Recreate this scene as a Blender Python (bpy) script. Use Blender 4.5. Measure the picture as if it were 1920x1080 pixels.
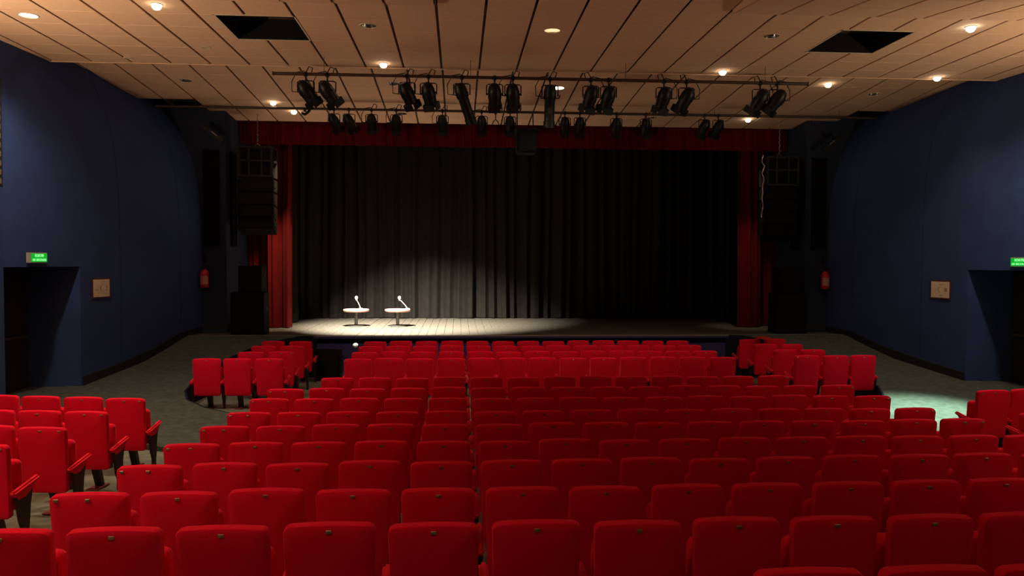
import bpy, bmesh, math, random
from mathutils import Vector, Matrix
random.seed(7)
for o in list(bpy.data.objects): bpy.data.objects.remove(o)
SC = bpy.context.scene
COL = SC.collection
XC = 1.468                      # centre line of the hall (x); y runs towards the stage, floor z = 0 at the front rows
EYE = 2.55

# ------------------------------------------------------------------ camera
def camera():
    yaw, pit, rol = (math.radians(a) for a in (3.8516, 1.9447, 0.2522))
    fwd = Vector((math.sin(yaw)*math.cos(pit), math.cos(yaw)*math.cos(pit), -math.sin(pit)))
    right = Vector((math.cos(yaw), -math.sin(yaw), 0))
    down = fwd.cross(right)
    r2 = right*math.cos(rol) - down*math.sin(rol)
    d2 = fwd.cross(r2)
    M = Matrix(((r2.x, -d2.x, -fwd.x, 0), (r2.y, -d2.y, -fwd.y, 0), (r2.z, -d2.z, -fwd.z, EYE), (0, 0, 0, 1)))
    cd = bpy.data.cameras.new('camera'); co = bpy.data.objects.new('camera', cd); COL.objects.link(co)
    cd.sensor_width = 36; cd.lens = 36*1500/1920; cd.clip_start = 0.05; cd.clip_end = 200
    co.matrix_world = M
    SC.camera = co
camera()

# ------------------------------------------------------------------ world, exposure
w = bpy.data.worlds.new('world'); SC.world = w; w.use_nodes = True
w.node_tree.nodes['Background'].inputs[0].default_value = (0, 0, 0, 1)
w.node_tree.nodes['Background'].inputs[1].default_value = 0
SC.view_settings.view_transform = 'Standard'
SC.view_settings.look = 'None'
SC.view_settings.exposure = 0.0
SC.view_settings.gamma = 1.0
SC.view_settings.use_curve_mapping = False

# ------------------------------------------------------------------ lamp strengths (tuned here)
WARM = (1.0, 0.74, 0.46)
WHITE = (1.0, 0.86, 0.66)
P_SMALL = 150       # small halogen downlights
P_BIG = 330         # large lit reflector downlights
P_REAR = 350        # assumed fill downlights over the rear rows
P_SCONCE = 620      # wall uplights beside the audience, rear pairs added as fill
P_STAGE = 12000      # stage spotlight
P_GREEN = 11000       # cool downlight over the right aisle

# ------------------------------------------------------------------ materials
MATS = {}
def mat(name, col, rough=0.8, metal=0.0, noise=0.0, nscale=30.0, bump=0.0, bscale=200.0, emit=None, estr=0.0, sheen=0.0, spec=0.5, stretch=None):
    if name in MATS: return MATS[name]
    m = bpy.data.materials.new(name); m.use_nodes = True
    nt = m.node_tree; b = nt.nodes['Principled BSDF']
    b.inputs['Base Color'].default_value = (*col, 1)
    b.inputs['Roughness'].default_value = rough
    b.inputs['Metallic'].default_value = metal
    b.inputs['Specular IOR Level'].default_value = spec
    if sheen:
        b.inputs['Sheen Weight'].default_value = sheen
        b.inputs['Sheen Roughness'].default_value = 0.4
        b.inputs['Sheen Tint'].default_value = (min(1, col[0]*1.6+.05), col[1]+.14, col[2]+.14, 1)
    if emit:
        b.inputs['Emission Color'].default_value = (*emit, 1)
        b.inputs['Emission Strength'].default_value = estr
    tc = nt.nodes.new('ShaderNodeTexCoord')
    src = tc.outputs['Object']
    if stretch:
        mp = nt.nodes.new('ShaderNodeMapping'); mp.inputs['Scale'].default_value = stretch
        nt.links.new(src, mp.inputs[0]); src = mp.outputs[0]
    if noise:
        n = nt.nodes.new('ShaderNodeTexNoise'); n.inputs['Scale'].default_value = nscale; n.inputs['Detail'].default_value = 4
        nt.links.new(src, n.inputs['Vector'])
        r = nt.nodes.new('ShaderNodeValToRGB')
        r.color_ramp.elements[0].position = .3; r.color_ramp.elements[1].position = .7
        r.color_ramp.elements[0].color = (*[c*(1-noise) for c in col], 1)
        r.color_ramp.elements[1].color = (*[min(1, c*(1+noise)) for c in col], 1)
        nt.links.new(n.outputs['Fac'], r.inputs[0]); nt.links.new(r.outputs[0], b.inputs['Base Color'])
    if bump:
        n2 = nt.nodes.new('ShaderNodeTexNoise'); n2.inputs['Scale'].default_value = bscale; n2.inputs['Detail'].default_value = 3
        nt.links.new(src, n2.inputs['Vector'])
        bp = nt.nodes.new('ShaderNodeBump'); bp.inputs['Strength'].default_value = bump; bp.inputs['Distance'].default_value = 0.01
        nt.links.new(n2.outputs['Fac'], bp.inputs['Height']); nt.links.new(bp.outputs[0], b.inputs['Normal'])
    MATS[name] = m
    return m
RED = mat('seat_fabric', (0.82, 0.003, 0.034), .95, noise=.05, nscale=90, bump=.12, bscale=400, sheen=.6, spec=.15)
REDPAD = mat('armrest_fabric', (0.82, 0.012, 0.040), .9, noise=.1, nscale=60, sheen=.4, spec=.2)
DARKRED = mat('arm_support_paint', (0.022, 0.002, 0.002), .6, noise=.2, nscale=20)
LEGM = mat('leg_steel', (0.015, 0.010, 0.010), .5, noise=.2, nscale=20)
FOOTM = mat('foot_plate_paint', (0.16, 0.02, 0.015), .6, noise=.2, nscale=30)
PLATE = mat('number_plate', (0.34, 0.24, 0.15), .4, metal=.5, noise=.15, nscale=90)
CEIL = mat('ceiling_tile', (0.67, 0.43, 0.287), .9, noise=.05, nscale=12, bump=.2, bscale=120)
CEILBACK = mat('ceiling_groove', (0.045, 0.020, 0.009), .9, noise=.2, nscale=10)
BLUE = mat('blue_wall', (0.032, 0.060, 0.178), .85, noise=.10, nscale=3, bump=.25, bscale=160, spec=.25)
BLUEFRONT = mat('stage_front_blue', (0.030, 0.030, 0.150), .8, noise=.15, nscale=8)
BASEB = mat('baseboard_dark', (0.008, 0.010, 0.014), .7, noise=.2, nscale=8)
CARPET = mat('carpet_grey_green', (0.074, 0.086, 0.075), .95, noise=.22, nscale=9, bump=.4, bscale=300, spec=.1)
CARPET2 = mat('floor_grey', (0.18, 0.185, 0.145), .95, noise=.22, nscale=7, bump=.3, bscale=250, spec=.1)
BLACK = mat('black_paint', (0.005, 0.005, 0.005), .75, noise=.2, nscale=12, spec=.15)
BLACKM = mat('black_metal', (0.005, 0.005, 0.0055), .42, noise=.2, nscale=15, spec=.3)
BLACKV = mat('black_velvet', (0.014, 0.0125, 0.011), .95, noise=.15, nscale=6, sheen=.0, spec=.1)
REDV = mat('red_velvet', (0.10, 0.001, 0.0015), .9, noise=.15, nscale=5, spec=.15, sheen=.2)
STAGEW = mat('stage_boards', (0.090, 0.081, 0.064), .6, noise=.6, nscale=9, bump=.3, bscale=40, stretch=(6, .8, 1))
STEELD = mat('bar_steel', (0.045, 0.022, 0.015), .5, metal=.2, noise=.2, nscale=10)
CHROME = mat('reflector_chrome', (0.85, 0.78, 0.70), .12, metal=1.0, noise=.05)
TRIM = mat('lamp_trim', (0.60, 0.50, 0.40), .5, noise=.05)
BULB = mat('bulb_unlit', (0.05, 0.04, 0.035), .3, noise=.1)
LIT = mat('lamp_lit', (1, .9, .75), .5, noise=.01, emit=(1.0, .84, .60), estr=22)
LITBIG = mat('lamp_lit_big', (1, .95, .85), .5, noise=.01, emit=(1.0, .90, .74), estr=9)
LITDIM = mat('lamp_lit_dim', (1, .9, .75), .5, noise=.01, emit=(1.0, .72, .38), estr=1.1)
LITCOOL = mat('lamp_lit_cool', (1, 1, .95), .5, noise=.01, emit=(.97, 1.0, .86), estr=22)
GREEN = mat('exit_green', (0.0, 0.3, 0.03), .5, noise=.3, nscale=9, emit=(0.0, .62, .03), estr=.55)
GREENTX = mat('exit_text', (0.5, 1, .55), .5, noise=.02, emit=(.25, 1.0, .35), estr=1.0)
SIGNFR = mat('exit_frame', (0.45, 0.45, 0.40), .5, noise=.1)
PAPER = mat('paper', (0.75, 0.58, 0.42), .8, noise=.08, nscale=14)
PRINT = mat('paper_print', (0.40, 0.28, 0.18), .8, noise=.1)
PFRAME = mat('notice_frame', (0.10, 0.012, 0.012), .6, noise=.1)
EXTRED = mat('extinguisher_red', (0.50, 0.012, 0.008), .35, noise=.08)
EXTLAB = mat('extinguisher_label', (0.60, 0.25, 0.20), .6, noise=.2, nscale=40)
DOORM = mat('door_dark', (0.014, 0.012, 0.011), .6, noise=.2, nscale=6)
DOORBAR = mat('push_bar', (0.10, 0.075, 0.06), .45, metal=.3, noise=.1)
TABLEM = mat('table_top', (0.62, 0.30, 0.22), .5, noise=.12, nscale=8)
TABLEL = mat('table_leg', (0.14, 0.14, 0.135), .35, metal=.7, noise=.1)
MICM = mat('microphone_grey', (0.55, 0.52, 0.48), .45, noise=.1)
GREYM = mat('cabinet_grey', (0.014, 0.013, 0.011), .6, noise=.2, spec=.2)
SPKM = mat('speaker_black', (0.005, 0.0045, 0.004), .8, noise=.25, nscale=20, bump=.3, bscale=200, spec=.12)
CHAINM = mat('chain_steel', (0.35, 0.30, 0.26), .35, metal=.8, noise=.1)
VENTM = mat('vent_black', (0.004, 0.004, 0.004), .8, noise=.2, spec=.1)
TILEB = mat('grille_beige', (0.16, 0.13, 0.095), .6, noise=.15)
WHITEM = mat('white_plastic', (0.8, 0.8, 0.78), .5, noise=.05)
COPPER = mat('small_fitting', (0.55, 0.42, 0.32), .4, noise=.1)

# ------------------------------------------------------------------ mesh helpers
def finish(bm, name, smooth=True):
    bmesh.ops.recalc_face_normals(bm, faces=bm.faces)
    me = bpy.data.meshes.new(name); bm.to_mesh(me); bm.free()
    if smooth:
        for p in me.polygons: p.use_smooth = True
        try: me.set_sharp_from_angle(angle=math.radians(40))
        except Exception: pass
    return me
def link(name, me, m, parent=None, loc=(0, 0, 0), rot=(0, 0, 0)):
    if m is not None and not me.materials: me.materials.append(m)
    o = bpy.data.objects.new(name, me); COL.objects.link(o)
    o.location = loc; o.rotation_euler = rot
    if parent: o.parent = parent
    return o
def tag(o, label=None, cat=None, group=None, kind=None):
    if label: o['label'] = label
    if cat: o['category'] = cat
    if group: o['group'] = group
    if kind: o['kind'] = kind
    return o
def empty(name, loc=(0, 0, 0), rz=0):
    o = bpy.data.objects.new(name, None); COL.objects.link(o); o.empty_display_size = .1
    o.location = loc; o.rotation_euler = (0, 0, rz)
    return o
def box(bm, c, s, bev=0.0, rot=None, seg=2):
    r = bmesh.ops.create_cube(bm, size=1.0)
    vs = r['verts']
    M = Matrix.Translation(Vector(c)) @ (rot.to_4x4() if rot is not None else Matrix.Identity(4)) @ Matrix.Diagonal((*s, 1))
    bmesh.ops.transform(bm, matrix=M, verts=vs)
    if bev:
        es = list({e for v in vs for e in v.link_edges})
        bmesh.ops.bevel(bm, geom=es, offset=bev, segments=seg, affect='EDGES', clamp_overlap=True)
def lathe(bm, prof, n=20, axis_z=True, cap=True, M=None):
    rings = []
    for r, z in prof:
        ring = [bm.verts.new((r*math.cos(2*math.pi*i/n), r*math.sin(2*math.pi*i/n), z)) for i in range(n)]
        rings.append(ring)
    for a, b in zip(rings, rings[1:]):
        for i in range(n):
            bm.faces.new((a[i], a[(i+1) % n], b[(i+1) % n], b[i]))
    if cap:
        bm.faces.new(list(reversed(rings[0]))); bm.faces.new(rings[-1])
    if M is not None:
        bmesh.ops.transform(bm, matrix=M, verts=[v for r in rings for v in r])
def tube(bm, pts, r, n=8, cap=True):
    pts = [Vector(p) for p in pts]; rings = []
    for i, p in enumerate(pts):
        t = (pts[min(i+1, len(pts)-1)] - pts[max(i-1, 0)]).normalized()
        up = Vector((0, 0, 1)) if abs(t.z) < .9 else Vector((0, 1, 0))
        a = t.cross(up).normalized(); b = t.cross(a).normalized()
        rings.append([bm.verts.new(p + a*(r*math.cos(2*math.pi*k/n)) + b*(r*math.sin(2*math.pi*k/n))) for k in range(n)])
    for a, b in zip(rings, rings[1:]):
        for k in range(n): bm.faces.new((a[k], a[(k+1) % n], b[(k+1) % n], b[k]))
    if cap:
        bm.faces.new(list(reversed(rings[0]))); bm.faces.new(rings[-1])
def BM(): return bmesh.new()
def mbox(name, c, s, m, parent=None, bev=0.0, loc=(0, 0, 0), rot=(0, 0, 0), r=None):
    bm = BM(); box(bm, c, s, bev, r); return link(name, finish(bm, name), m, parent, loc, rot)
def quadmesh(name, rows, m, parent=None, smooth=True):
    bm = BM(); V = [[bm.verts.new(p) for p in row] for row in rows]
    for a, b in zip(V, V[1:]):
        for i in range(len(a)-1): bm.faces.new((a[i], a[i+1], b[i+1], b[i]))
    return link(name, finish(bm, name, smooth), m, parent)
def prism(bm, poly, d, M=None):
    """polygon in local xy extruded by d in z"""
    a = [bm.verts.new((x, y, 0)) for x, y in poly]; b = [bm.verts.new((x, y, d)) for x, y in poly]
    bm.faces.new(list(reversed(a))); bm.faces.new(b); n = len(poly)
    for i in range(n): bm.faces.new((a[i], a[(i+1) % n], b[(i+1) % n], b[i]))
    if M is not None: bmesh.ops.transform(bm, matrix=M, verts=a+b)
def interp(pts, x):
    if x <= pts[0][0]: return pts[0][1]
    for (a, b), (c, d) in zip(pts, pts[1:]):
        if x <= c: return b + (d-b)*(x-a)/(c-a)
    return pts[-1][1]
def spot(name, loc, target, power, col, angle, blend=.6, size=.05, parent=None):
    ld = bpy.data.lights.new(name, 'SPOT'); ld.energy = power; ld.color = col; ld.spot_size = math.radians(angle); ld.spot_blend = blend
    ld.shadow_soft_size = size
    o = bpy.data.objects.new(name, ld); COL.objects.link(o)
    o.location = loc
    d = Vector(target) - Vector(loc); o.rotation_euler = d.to_track_quat('-Z', 'Y').to_euler()
    if parent: o.parent = parent
    return o
ORD = ['', 'first', 'second', 'third', 'fourth', 'fifth', 'sixth', 'seventh', 'eighth', 'ninth', 'tenth', 'eleventh', 'twelfth', 'thirteenth', 'fourteenth', 'fifteenth', 'sixteenth']
def mir(x): return 2*XC - x

# ------------------------------------------------------------------ floor levels
F0 = [(-4, 1.05), (0, .68), (2.3, .49), (3.15, .415), (4.03, .326), (4.94, .248), (5.91, .176), (6.82, .119), (7.77, .072), (8.65, .031), (9.59, .015), (10.5, 0), (30, 0)]
def f0(y): return interp(F0, y)
ZS = [(10.3, .03), (11.0, .08), (12.4, .2), (13.8, .3), (14.3, .36), (16, .55), (16.9, .75), (17.5, .905), (30, .905)]
def zs(y): return interp(ZS, y)
STZ = .91; STY = 17.6
ys = sorted(set([p[0] for p in F0 if p[0] <= 17.6] + [17.7]))
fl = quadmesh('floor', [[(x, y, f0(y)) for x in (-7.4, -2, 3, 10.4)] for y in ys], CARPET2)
tag(fl, 'grey carpeted auditorium floor under the red seats', kind='structure')

# side ramps with the rim of the sunken front seating area
NEAR = [(10.6, -2.7), (10.8, -3.9), (10.95, -4.2), (11.3, -5.5), (11.8, -7.3)]
RIM = [(10.6, -2.7), (11.95, -2.3), (12.1, -2.75), (12.45, -3.5), (12.75, -3.95), (13.3, -4.42), (13.9, -4.65), (14.6, -4.72), (15.5, -4.68), (16.3, -4.52), (16.9, -4.22), (17.25, -3.8), (17.5, -3.4), (17.6, -3.1)]
WB = [(-4, -7.05), (9, -7.05), (12.5, -6.85), (14.25, -6.5), (18.4, -5.65), (19, -5.65)]     # wall foot x(y)
WT = [(-4, -7.05), (9, -7.05), (12.9, -7.0), (14.5, -6.92), (18.0, -6.7), (19, -6.7)]        # wall head x(y)
def ramp(side):
    f = (lambda x: x) if side == 'left' else mir
    bm = BM(); prev = None
    Y = sorted(set([p[0] for p in NEAR] + [p[0] for p in RIM] + [10.6 + .2*i for i in range(36)]))
    Y = [y for y in Y if y <= 17.6001]
    for y in Y:
        xl = interp(NEAR, y) if y < 11.8 else interp(WB, y) - .25
        xr = interp(RIM, y)
        if abs(xl-xr) < .02: xl = xr - .02
        row = [bm.verts.new((f(xl + (xr-xl)*k/4), y, zs(y))) for k in range(5)]
        if prev:
            for k in range(4): bm.faces.new((prev[k], prev[k+1], row[k+1], row[k]))
        prev = row
    # vertical kerb face along the rim and the near edge
    for curve in (RIM, NEAR):
        pv = None
        for y, x in curve:
            a = bm.verts.new((f(x), y, zs(y))); b = bm.verts.new((f(x), y, -.02))
            if pv: bm.faces.new((pv[0], pv[1], b, a))
            pv = (a, b)
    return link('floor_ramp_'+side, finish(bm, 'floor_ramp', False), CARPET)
tag(ramp('left'), 'grey carpeted ramp curving up to the stage along the left wall', kind='structure')
tag(ramp('right'), 'grey carpeted ramp curving up to the stage along the right wall', kind='structure')
def rimtrim(side):
    f = (lambda x: x) if side == 'left' else mir
    bm = BM(); pts = [(f(x), y, zs(y)-.03) for y, x in RIM[1:]]
    pv = None
    for i, p in enumerate(pts):
        dx = .035 if side == 'left' else -.035
        q = [bm.verts.new((p[0]+d, p[1], z)) for d, z in ((0, p[2]+.032), (dx, p[2]+.032), (dx, -.01))]
        if pv:
            for k in range(2): bm.faces.new((pv[k], pv[k+1], q[k+1], q[k]))
        pv = q
    return link('trim_1' if side == 'left' else 'trim_2', finish(bm, 'kerb_facing', False), mat('kerb_dark_blue', (0.008, 0.010, 0.024), .8, noise=.2, nscale=8, spec=.15))
tag(rimtrim('left'), 'dark curved kerb facing round the sunken seats at left', kind='structure')
tag(rimtrim('right'), 'dark curved kerb facing round the sunken seats at right', kind='structure')

# ------------------------------------------------------------------ side walls (foot splayed inwards, head straight) with door recess
def wall(side):
    f = (lambda x: x) if side == 'left' else mir
    HT = 6.25
    def pt(y, z):
        b = interp(WB, y); t = interp(WT, y); k = max(0, min(1, z/6.0)); kk = k**7
        return (f(b + (t-b)*kk), y, z)
    root = None
    dy0, dy1, dz = 12.55, 14.25, 2.42
    def patch(name, y0, y1, z0, z1, parent, ny=3, nz=20, off=0.0):
        rows = []
        for i in range(ny+1):
            y = y0 + (y1-y0)*i/ny
            rows.append([(p[0] + (off if side == 'left' else -off), p[1], p[2]) for p in (pt(y, z0 + (z1-z0)*j/nz) for j in range(nz+1))])
        return quadmesh(name, rows, BLUE, parent)
    root = patch('wall_'+side, -4, dy0, -.1, HT, None, 8, 20)
    tag(root, 'dark blue side wall on the %s of the hall' % side, kind='structure')
    patch('wall_panel', dy0, dy1, dz, HT, root, 3, 14)
    cuts = [14.25, 15.35, 16.5, 17.35, 18.4]
    for i, (a, b) in enumerate(zip(cuts, cuts[1:])):
        patch('wall_panel', a, b, -.1, HT, root, 2, 20, off=(.004 if i % 2 else 0.0))
    # door recess
    D = .95; s = -1 if side == 'left' else 1
    xa, xb = interp(WB, dy0), interp(WB, dy1)
    def P(y, z, dep): p = pt(y, z); return (p[0] + s*dep, y, z)
    quadmesh('recess_cheek', [[P(dy1, z, 0) for z in (-.1, dz)], [P(dy1, z, D) for z in (-.1, dz)]], BLUE, root)
    quadmesh('recess_cheek', [[P(dy0, z, 0) for z in (-.1, dz)], [P(dy0, z, D) for z in (-.1, dz)]], BLUE, root)
    quadmesh('recess_soffit', [[P(dy0, dz, 0), P(dy0, dz, D)], [P(dy1, dz, 0), P(dy1, dz, D)]], BLACK, root)
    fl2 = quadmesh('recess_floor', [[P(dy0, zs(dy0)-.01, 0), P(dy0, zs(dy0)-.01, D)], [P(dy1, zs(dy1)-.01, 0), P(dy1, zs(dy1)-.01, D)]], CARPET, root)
    # double door with push bars at the back of the recess
    dn = 'door_1' if side == 'left' else 'door_2'
    dr = empty(dn, P(dy0, .2, D-.06)); tag(dr, 'dark double exit door set back in the %s wall' % side, kind='structure')
    ang = math.atan2(P(dy1, .2, 0)[0]-P(dy0, .2, 0)[0], dy1-dy0)
    L = math.hypot(P(dy1, .2, 0)[0]-P(dy0, .2, 0)[0], dy1-dy0)
    dr.rotation_euler = (0, 0, -ang)
    for k in range(2):
        lf = mbox('door_leaf', (0, L*(.25+.5*k), 1.02), (.05, L/2-.012, 2.35), DOORM, dr, .006)
        bar = mbox('push_bar', (-s*.08, L*(.25+.5*k), 1.02), (.035, L/2-.14, .045), DOORBAR, lf, .01)
        mbox('bar_bracket', (-s*.05, L*(.25+.5*k)+(.22 if k == 0 else -.22), 1.02), (.06, .05, .09), DOORBAR, lf, .008)
    # skirting
    bm = BM(); pv = None
    for y in [14.26, 15.3, 16.3, 17.3, 18.4]:
        p = pt(y, 0); z = zs(y)
        q = [bm.verts.new((p[0] + (.03 if side == 'left' else -.03), y, z-.05)), bm.verts.new((p[0] + (.03 if side == 'left' else -.03), y, z+.15)), bm.verts.new((p[0]-(.05 if side == 'left' else -.05), y, z+.16))]
        if pv:
            for k in range(2): bm.faces.new((pv[k], pv[k+1], q[k+1], q[k]))
        pv = q
    bb = link('baseboard_'+side, finish(bm, 'bb', False), BASEB); tag(bb, 'dark skirting at the foot of the %s wall' % side, kind='structure')
    return pt
PT = {s: wall(s) for s in ('left', 'right')}
tag(mbox('wall_back', (XC, -3.6, 3.2), (18, .2, 6.6), BLUE), 'dark blue rear wall of the hall', kind='structure')

# ------------------------------------------------------------------ walls beside the stage opening
FY = 18.22
def frontwall(side):
    f = (lambda x: x) if side == 'left' else mir
    pts = [(-5.15, .9), (-7.3, .9), (-7.3, 6.1), (-5.15, 6.1)]
    bm = BM()
    fr = [bm.verts.new((f(x), FY, z)) for x, z in pts]; bm.faces.new(fr)
    # return into the opening
    q = [bm.verts.new((f(-5.15), y, z)) for y, z in ((FY, .9), (20.6, .9), (20.6, 6.1), (FY, 6.1))]; bm.faces.new(q)
    # side strip that closes to the splayed wall
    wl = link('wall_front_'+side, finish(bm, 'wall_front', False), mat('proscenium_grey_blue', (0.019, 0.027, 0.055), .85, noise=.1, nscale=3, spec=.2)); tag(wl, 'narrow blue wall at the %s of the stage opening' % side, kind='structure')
    bs = mbox('baseboard_front_'+side, ((f(-5.65)+f(-5.15))/2, FY-.02, STZ+.07), (.52, .04, .16), BASEB); tag(bs, 'dark skirting beside the stage opening, %s' % side, kind='structure')
    for nm, (cx, cy, rz, ww), lab in (('wall_vent', (f(-5.46), FY-.02, 0, .32), 'tall black louvred vent on the narrow wall %s of the stage'), ('wall_vent', (f(-5.13), 18.72, (math.pi/2 if side == 'left' else -math.pi/2), .34), 'tall black louvred vent just inside the stage opening, %s')):
        v = empty(nm, (cx, cy, 2.86), rz); H = 2.1
        bm = BM()
        for sx in (-1, 1): box(bm, (sx*ww/2, -.012, H/2), (.03, .04, H))
        for z in (0, H): box(bm, (0, -.012, z), (ww+.03, .04, .03))
        link('frame', finish(bm, 'vf'), VENTM, v); mbox('backing', (0, .0, H/2), (ww, .01, H), VENTM, v)
        for k in range(14): mbox('slat', (0, 0, 0), (ww-.03, .035, .012), BLACK, v, loc=(0, -.015, .08+k*.15), rot=(.6, 0, 0))
        tag(v, lab % side, 'vent', 'wall vents')
frontwall('left'); frontwall('right')

# ------------------------------------------------------------------ stage
bm = BM(); box(bm, (XC, STY+.06, STZ/2-.05), (9.6, .12, STZ-.06)); box(bm, (XC, STY+.06, STZ-.045), (14.6, .16, .05))
sf = link('stage_front', finish(bm, 'stage_front', False), BLUEFRONT); tag(sf, 'dark blue panelled front of the stage behind the first row', kind='structure')
sb = mbox('stage', (XC, 20.7, STZ-.10), (15.4, 6.2, .16), BLACK); tag(sb, 'low black stage across the hall', kind='structure')
pm = {}
x = -6.2; k = 0
pw = .19
while x < 9.1:
    L = 5.6
    bm = BM(); box(bm, (0, 0, 0), (pw-.006, L, .02), .002, seg=1)
    if 'p' not in pm: pm['p'] = finish(bm, 'plank')
    else: bm.free()
    o = link('plank', pm['p'], STAGEW, sb, (x+pw/2, STY+.06+L/2, STZ-.008 + random.uniform(-.0015, .0015)))
    x += pw; k += 1
tag(mbox('stage_edge', (XC, STY-.01, STZ-.012), (14.6, .03, .028), mat('edge_trim', (.22, .2, .16), .5, noise=.1)), 'thin pale strip along the front edge of the stage', 'edge strip')
# stage house
bm = BM()
box(bm, (XC, 23.6, 3.5), (18, .1, 7)); box(bm, (-7.2, 21, 3.5), (.1, 5.4, 7)); box(bm, (mir(-7.2), 21, 3.5), (.1, 5.4, 7)); box(bm, (XC, 21.5, 6.9), (18, 4.4, .1))
tag(link('wall_stage', finish(bm, 'ws', False), BLACK), 'black walls round the back of the stage', kind='structure')

def curtain(name, x0, x1, y, z0, z1, amp, per, m, seed, res=.035, jitter=.5, swag=.0):
    rnd = random.Random(seed)
    n = int(abs(x1-x0)/res); xs = [x0 + (x1-x0)*i/n for i in range(n+1)]
    comps = [(rnd.uniform(.3, 1.7)*per, rnd.uniform(0, 6.28), rnd.uniform(.4, 1)) for _ in range(6)]
    def fold(x):
        s = sum(a*math.sin(6.283*x/p + ph) for p, ph, a in comps)/2.4
        return amp*math.copysign(abs(min(1, max(-1, s)))**.7, s)
    rows = []
    zn = 5
    for j in range(zn+1):
        t = j/zn; z = z0 + (z1-z0)*t
        rows.append([(xx + jitter*amp*.4*math.sin(3*t+xx*2), y + fold(xx)*(1-.45*t), z + (swag*math.sin(xx*2.3)*(1-t))) for xx in xs])
    bm = BM(); V = [[bm.verts.new(p) for p in r] for r in rows]
    for a, b in zip(V, V[1:]):
        for i in range(len(a)-1): bm.faces.new((a[i], a[i+1], b[i+1], b[i]))
    back = [[bm.verts.new((p[0], p[1]+.012, p[2])) for p in r] for r in (rows[0], rows[-1])]
    for i in range(len(xs)-1): bm.faces.new((V[0][i], V[0][i+1], back[0][i+1], back[0][i]))
    return link(name, finish(bm, name), m)
tag(curtain('back_curtain', -6.6, 9.5, 22.72, STZ+.02, 6.6, .13, .62, BLACKV, 3, swag=.008), 'full black pleated curtain across the back of the stage', 'curtain')
tag(curtain('curtain_valance', -5.13, mir(-5.13), 19.3, 5.27, 6.0, .05, .26, REDV, 5), 'dark red pleated valance across the top of the stage opening', 'curtain')
tag(curtain('side_curtain', -4.62, -3.98, 19.55, STZ+.02, 5.9, .10, .34, REDV, 11, res=.02), 'red velvet curtain hanging at the left edge of the stage', 'curtain', 'red side curtains')
tag(curtain('side_curtain', mir(-4.62), mir(-3.98), 19.55, STZ+.02, 5.9, .10, .34, REDV, 12, res=.02), 'red velvet curtain hanging at the right edge of the stage', 'curtain', 'red side curtains')
tag(curtain('side_drape', -5.13, -4.5, 19.95, STZ+.02, 5.9, .05, .2, REDV, 21, res=.02), 'dark red drape behind the hanging loudspeakers at left', 'curtain', 'red side drapes')
tag(curtain('side_drape', mir(-5.13), mir(-4.5), 19.95, STZ+.02, 5.9, .05, .2, REDV, 22, res=.02), 'dark red drape behind the hanging loudspeakers at right', 'curtain', 'red side drapes')
tag(curtain('masking_drape', -5.1, -4.15, 21.2, STZ+.02, 6.4, .06, .3, BLACKV, 31), 'black masking drape in the left wing of the stage', 'curtain')
tag(curtain('masking_drape', mir(-5.1), mir(-4.15), 21.2, STZ+.02, 6.4, .06, .3, BLACKV, 32), 'black masking drape in the right wing of the stage', 'curtain')

# ------------------------------------------------------------------ ceiling
GW = .6525; GX0 = 1.01
CZ = 5.88                        # flat part
HATCH = [(-3.32, -2.25, 11.25, 12.45), (5.49, 6.57, 11.25, 12.45)]
HOLES_N = [(-5.88, 11.5), (-1.28, 11.6), (1.35, 11.62), (4.6, 11.64), (mir(-5.88), 11.5)]
FS = (6.06-5.87)/(17.75-14.92); FY0 = 14.92; FZ0 = 6.06
def fz(y): return FZ0 - (y-FY0)*FS
HOLES_F = [(-5.25, 15.92), (8.48, 15.98), (-1.27, 15.87), (1.98, 15.95), (-1.27, 18.2), (4.4, 18.2)]
TM = {}
def tilemesh(wd, ln):
    key = (round(wd, 3), round(ln, 3))
    if key not in TM:
        bm = BM(); box(bm, (0, 0, .012), (wd, ln, .024), .003, seg=1); TM[key] = finish(bm, 'tile', False)
    return TM[key]
def tilehole(wd, ln, hx, hy, r):
    bm = BM(); angs = sorted(set([2*math.pi*i/24 for i in range(24)] + [math.atan2(sy*ln/2-hy, sx*wd/2-hx) % (2*math.pi) for sx in (-1, 1) for sy in (-1, 1)]))
    rings = []
    for z in (0, .024):
        inn = []; out = []
        for a in angs:
            c, s = math.cos(a), math.sin(a)
            inn.append(bm.verts.new((hx+r*c, hy+r*s, z)))
            ts = []
            if abs(c) > 1e-6: ts.append(((wd/2 if c > 0 else -wd/2)-hx)/c)
            if abs(s) > 1e-6: ts.append(((ln/2 if s > 0 else -ln/2)-hy)/s)
            t = min(v for v in ts if v > 0); out.append(bm.verts.new((hx+t*c, hy+t*s, z)))
        rings.append((inn, out))
    n = len(angs)
    for i in range(n):
        j = (i+1) % n
        for inn, out in rings: bm.faces.new((inn[i], inn[j], out[j], out[i]))
        bm.faces.new((rings[0][0][i], rings[0][0][j], rings[1][0][j], rings[1][0][i]))
        bm.faces.new((rings[0][1][i], rings[0][1][j], rings[1][1][j], rings[1][1][i]))
    return finish(bm, 'tile_hole', False)
def subtract(rect, h):
    x0, x1, y0, y1 = rect; a0, a1, b0, b1 = h
    if a1 <= x0+.001 or a0 >= x1-.001 or b1 <= y0+.001 or b0 >= y1-.001: return [rect]
    out = []
    if a0 > x0+.02: out.append((x0, a0, y0, y1))
    if a1 < x1-.02: out.append((a1, x1, y0, y1))
    return out
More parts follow.
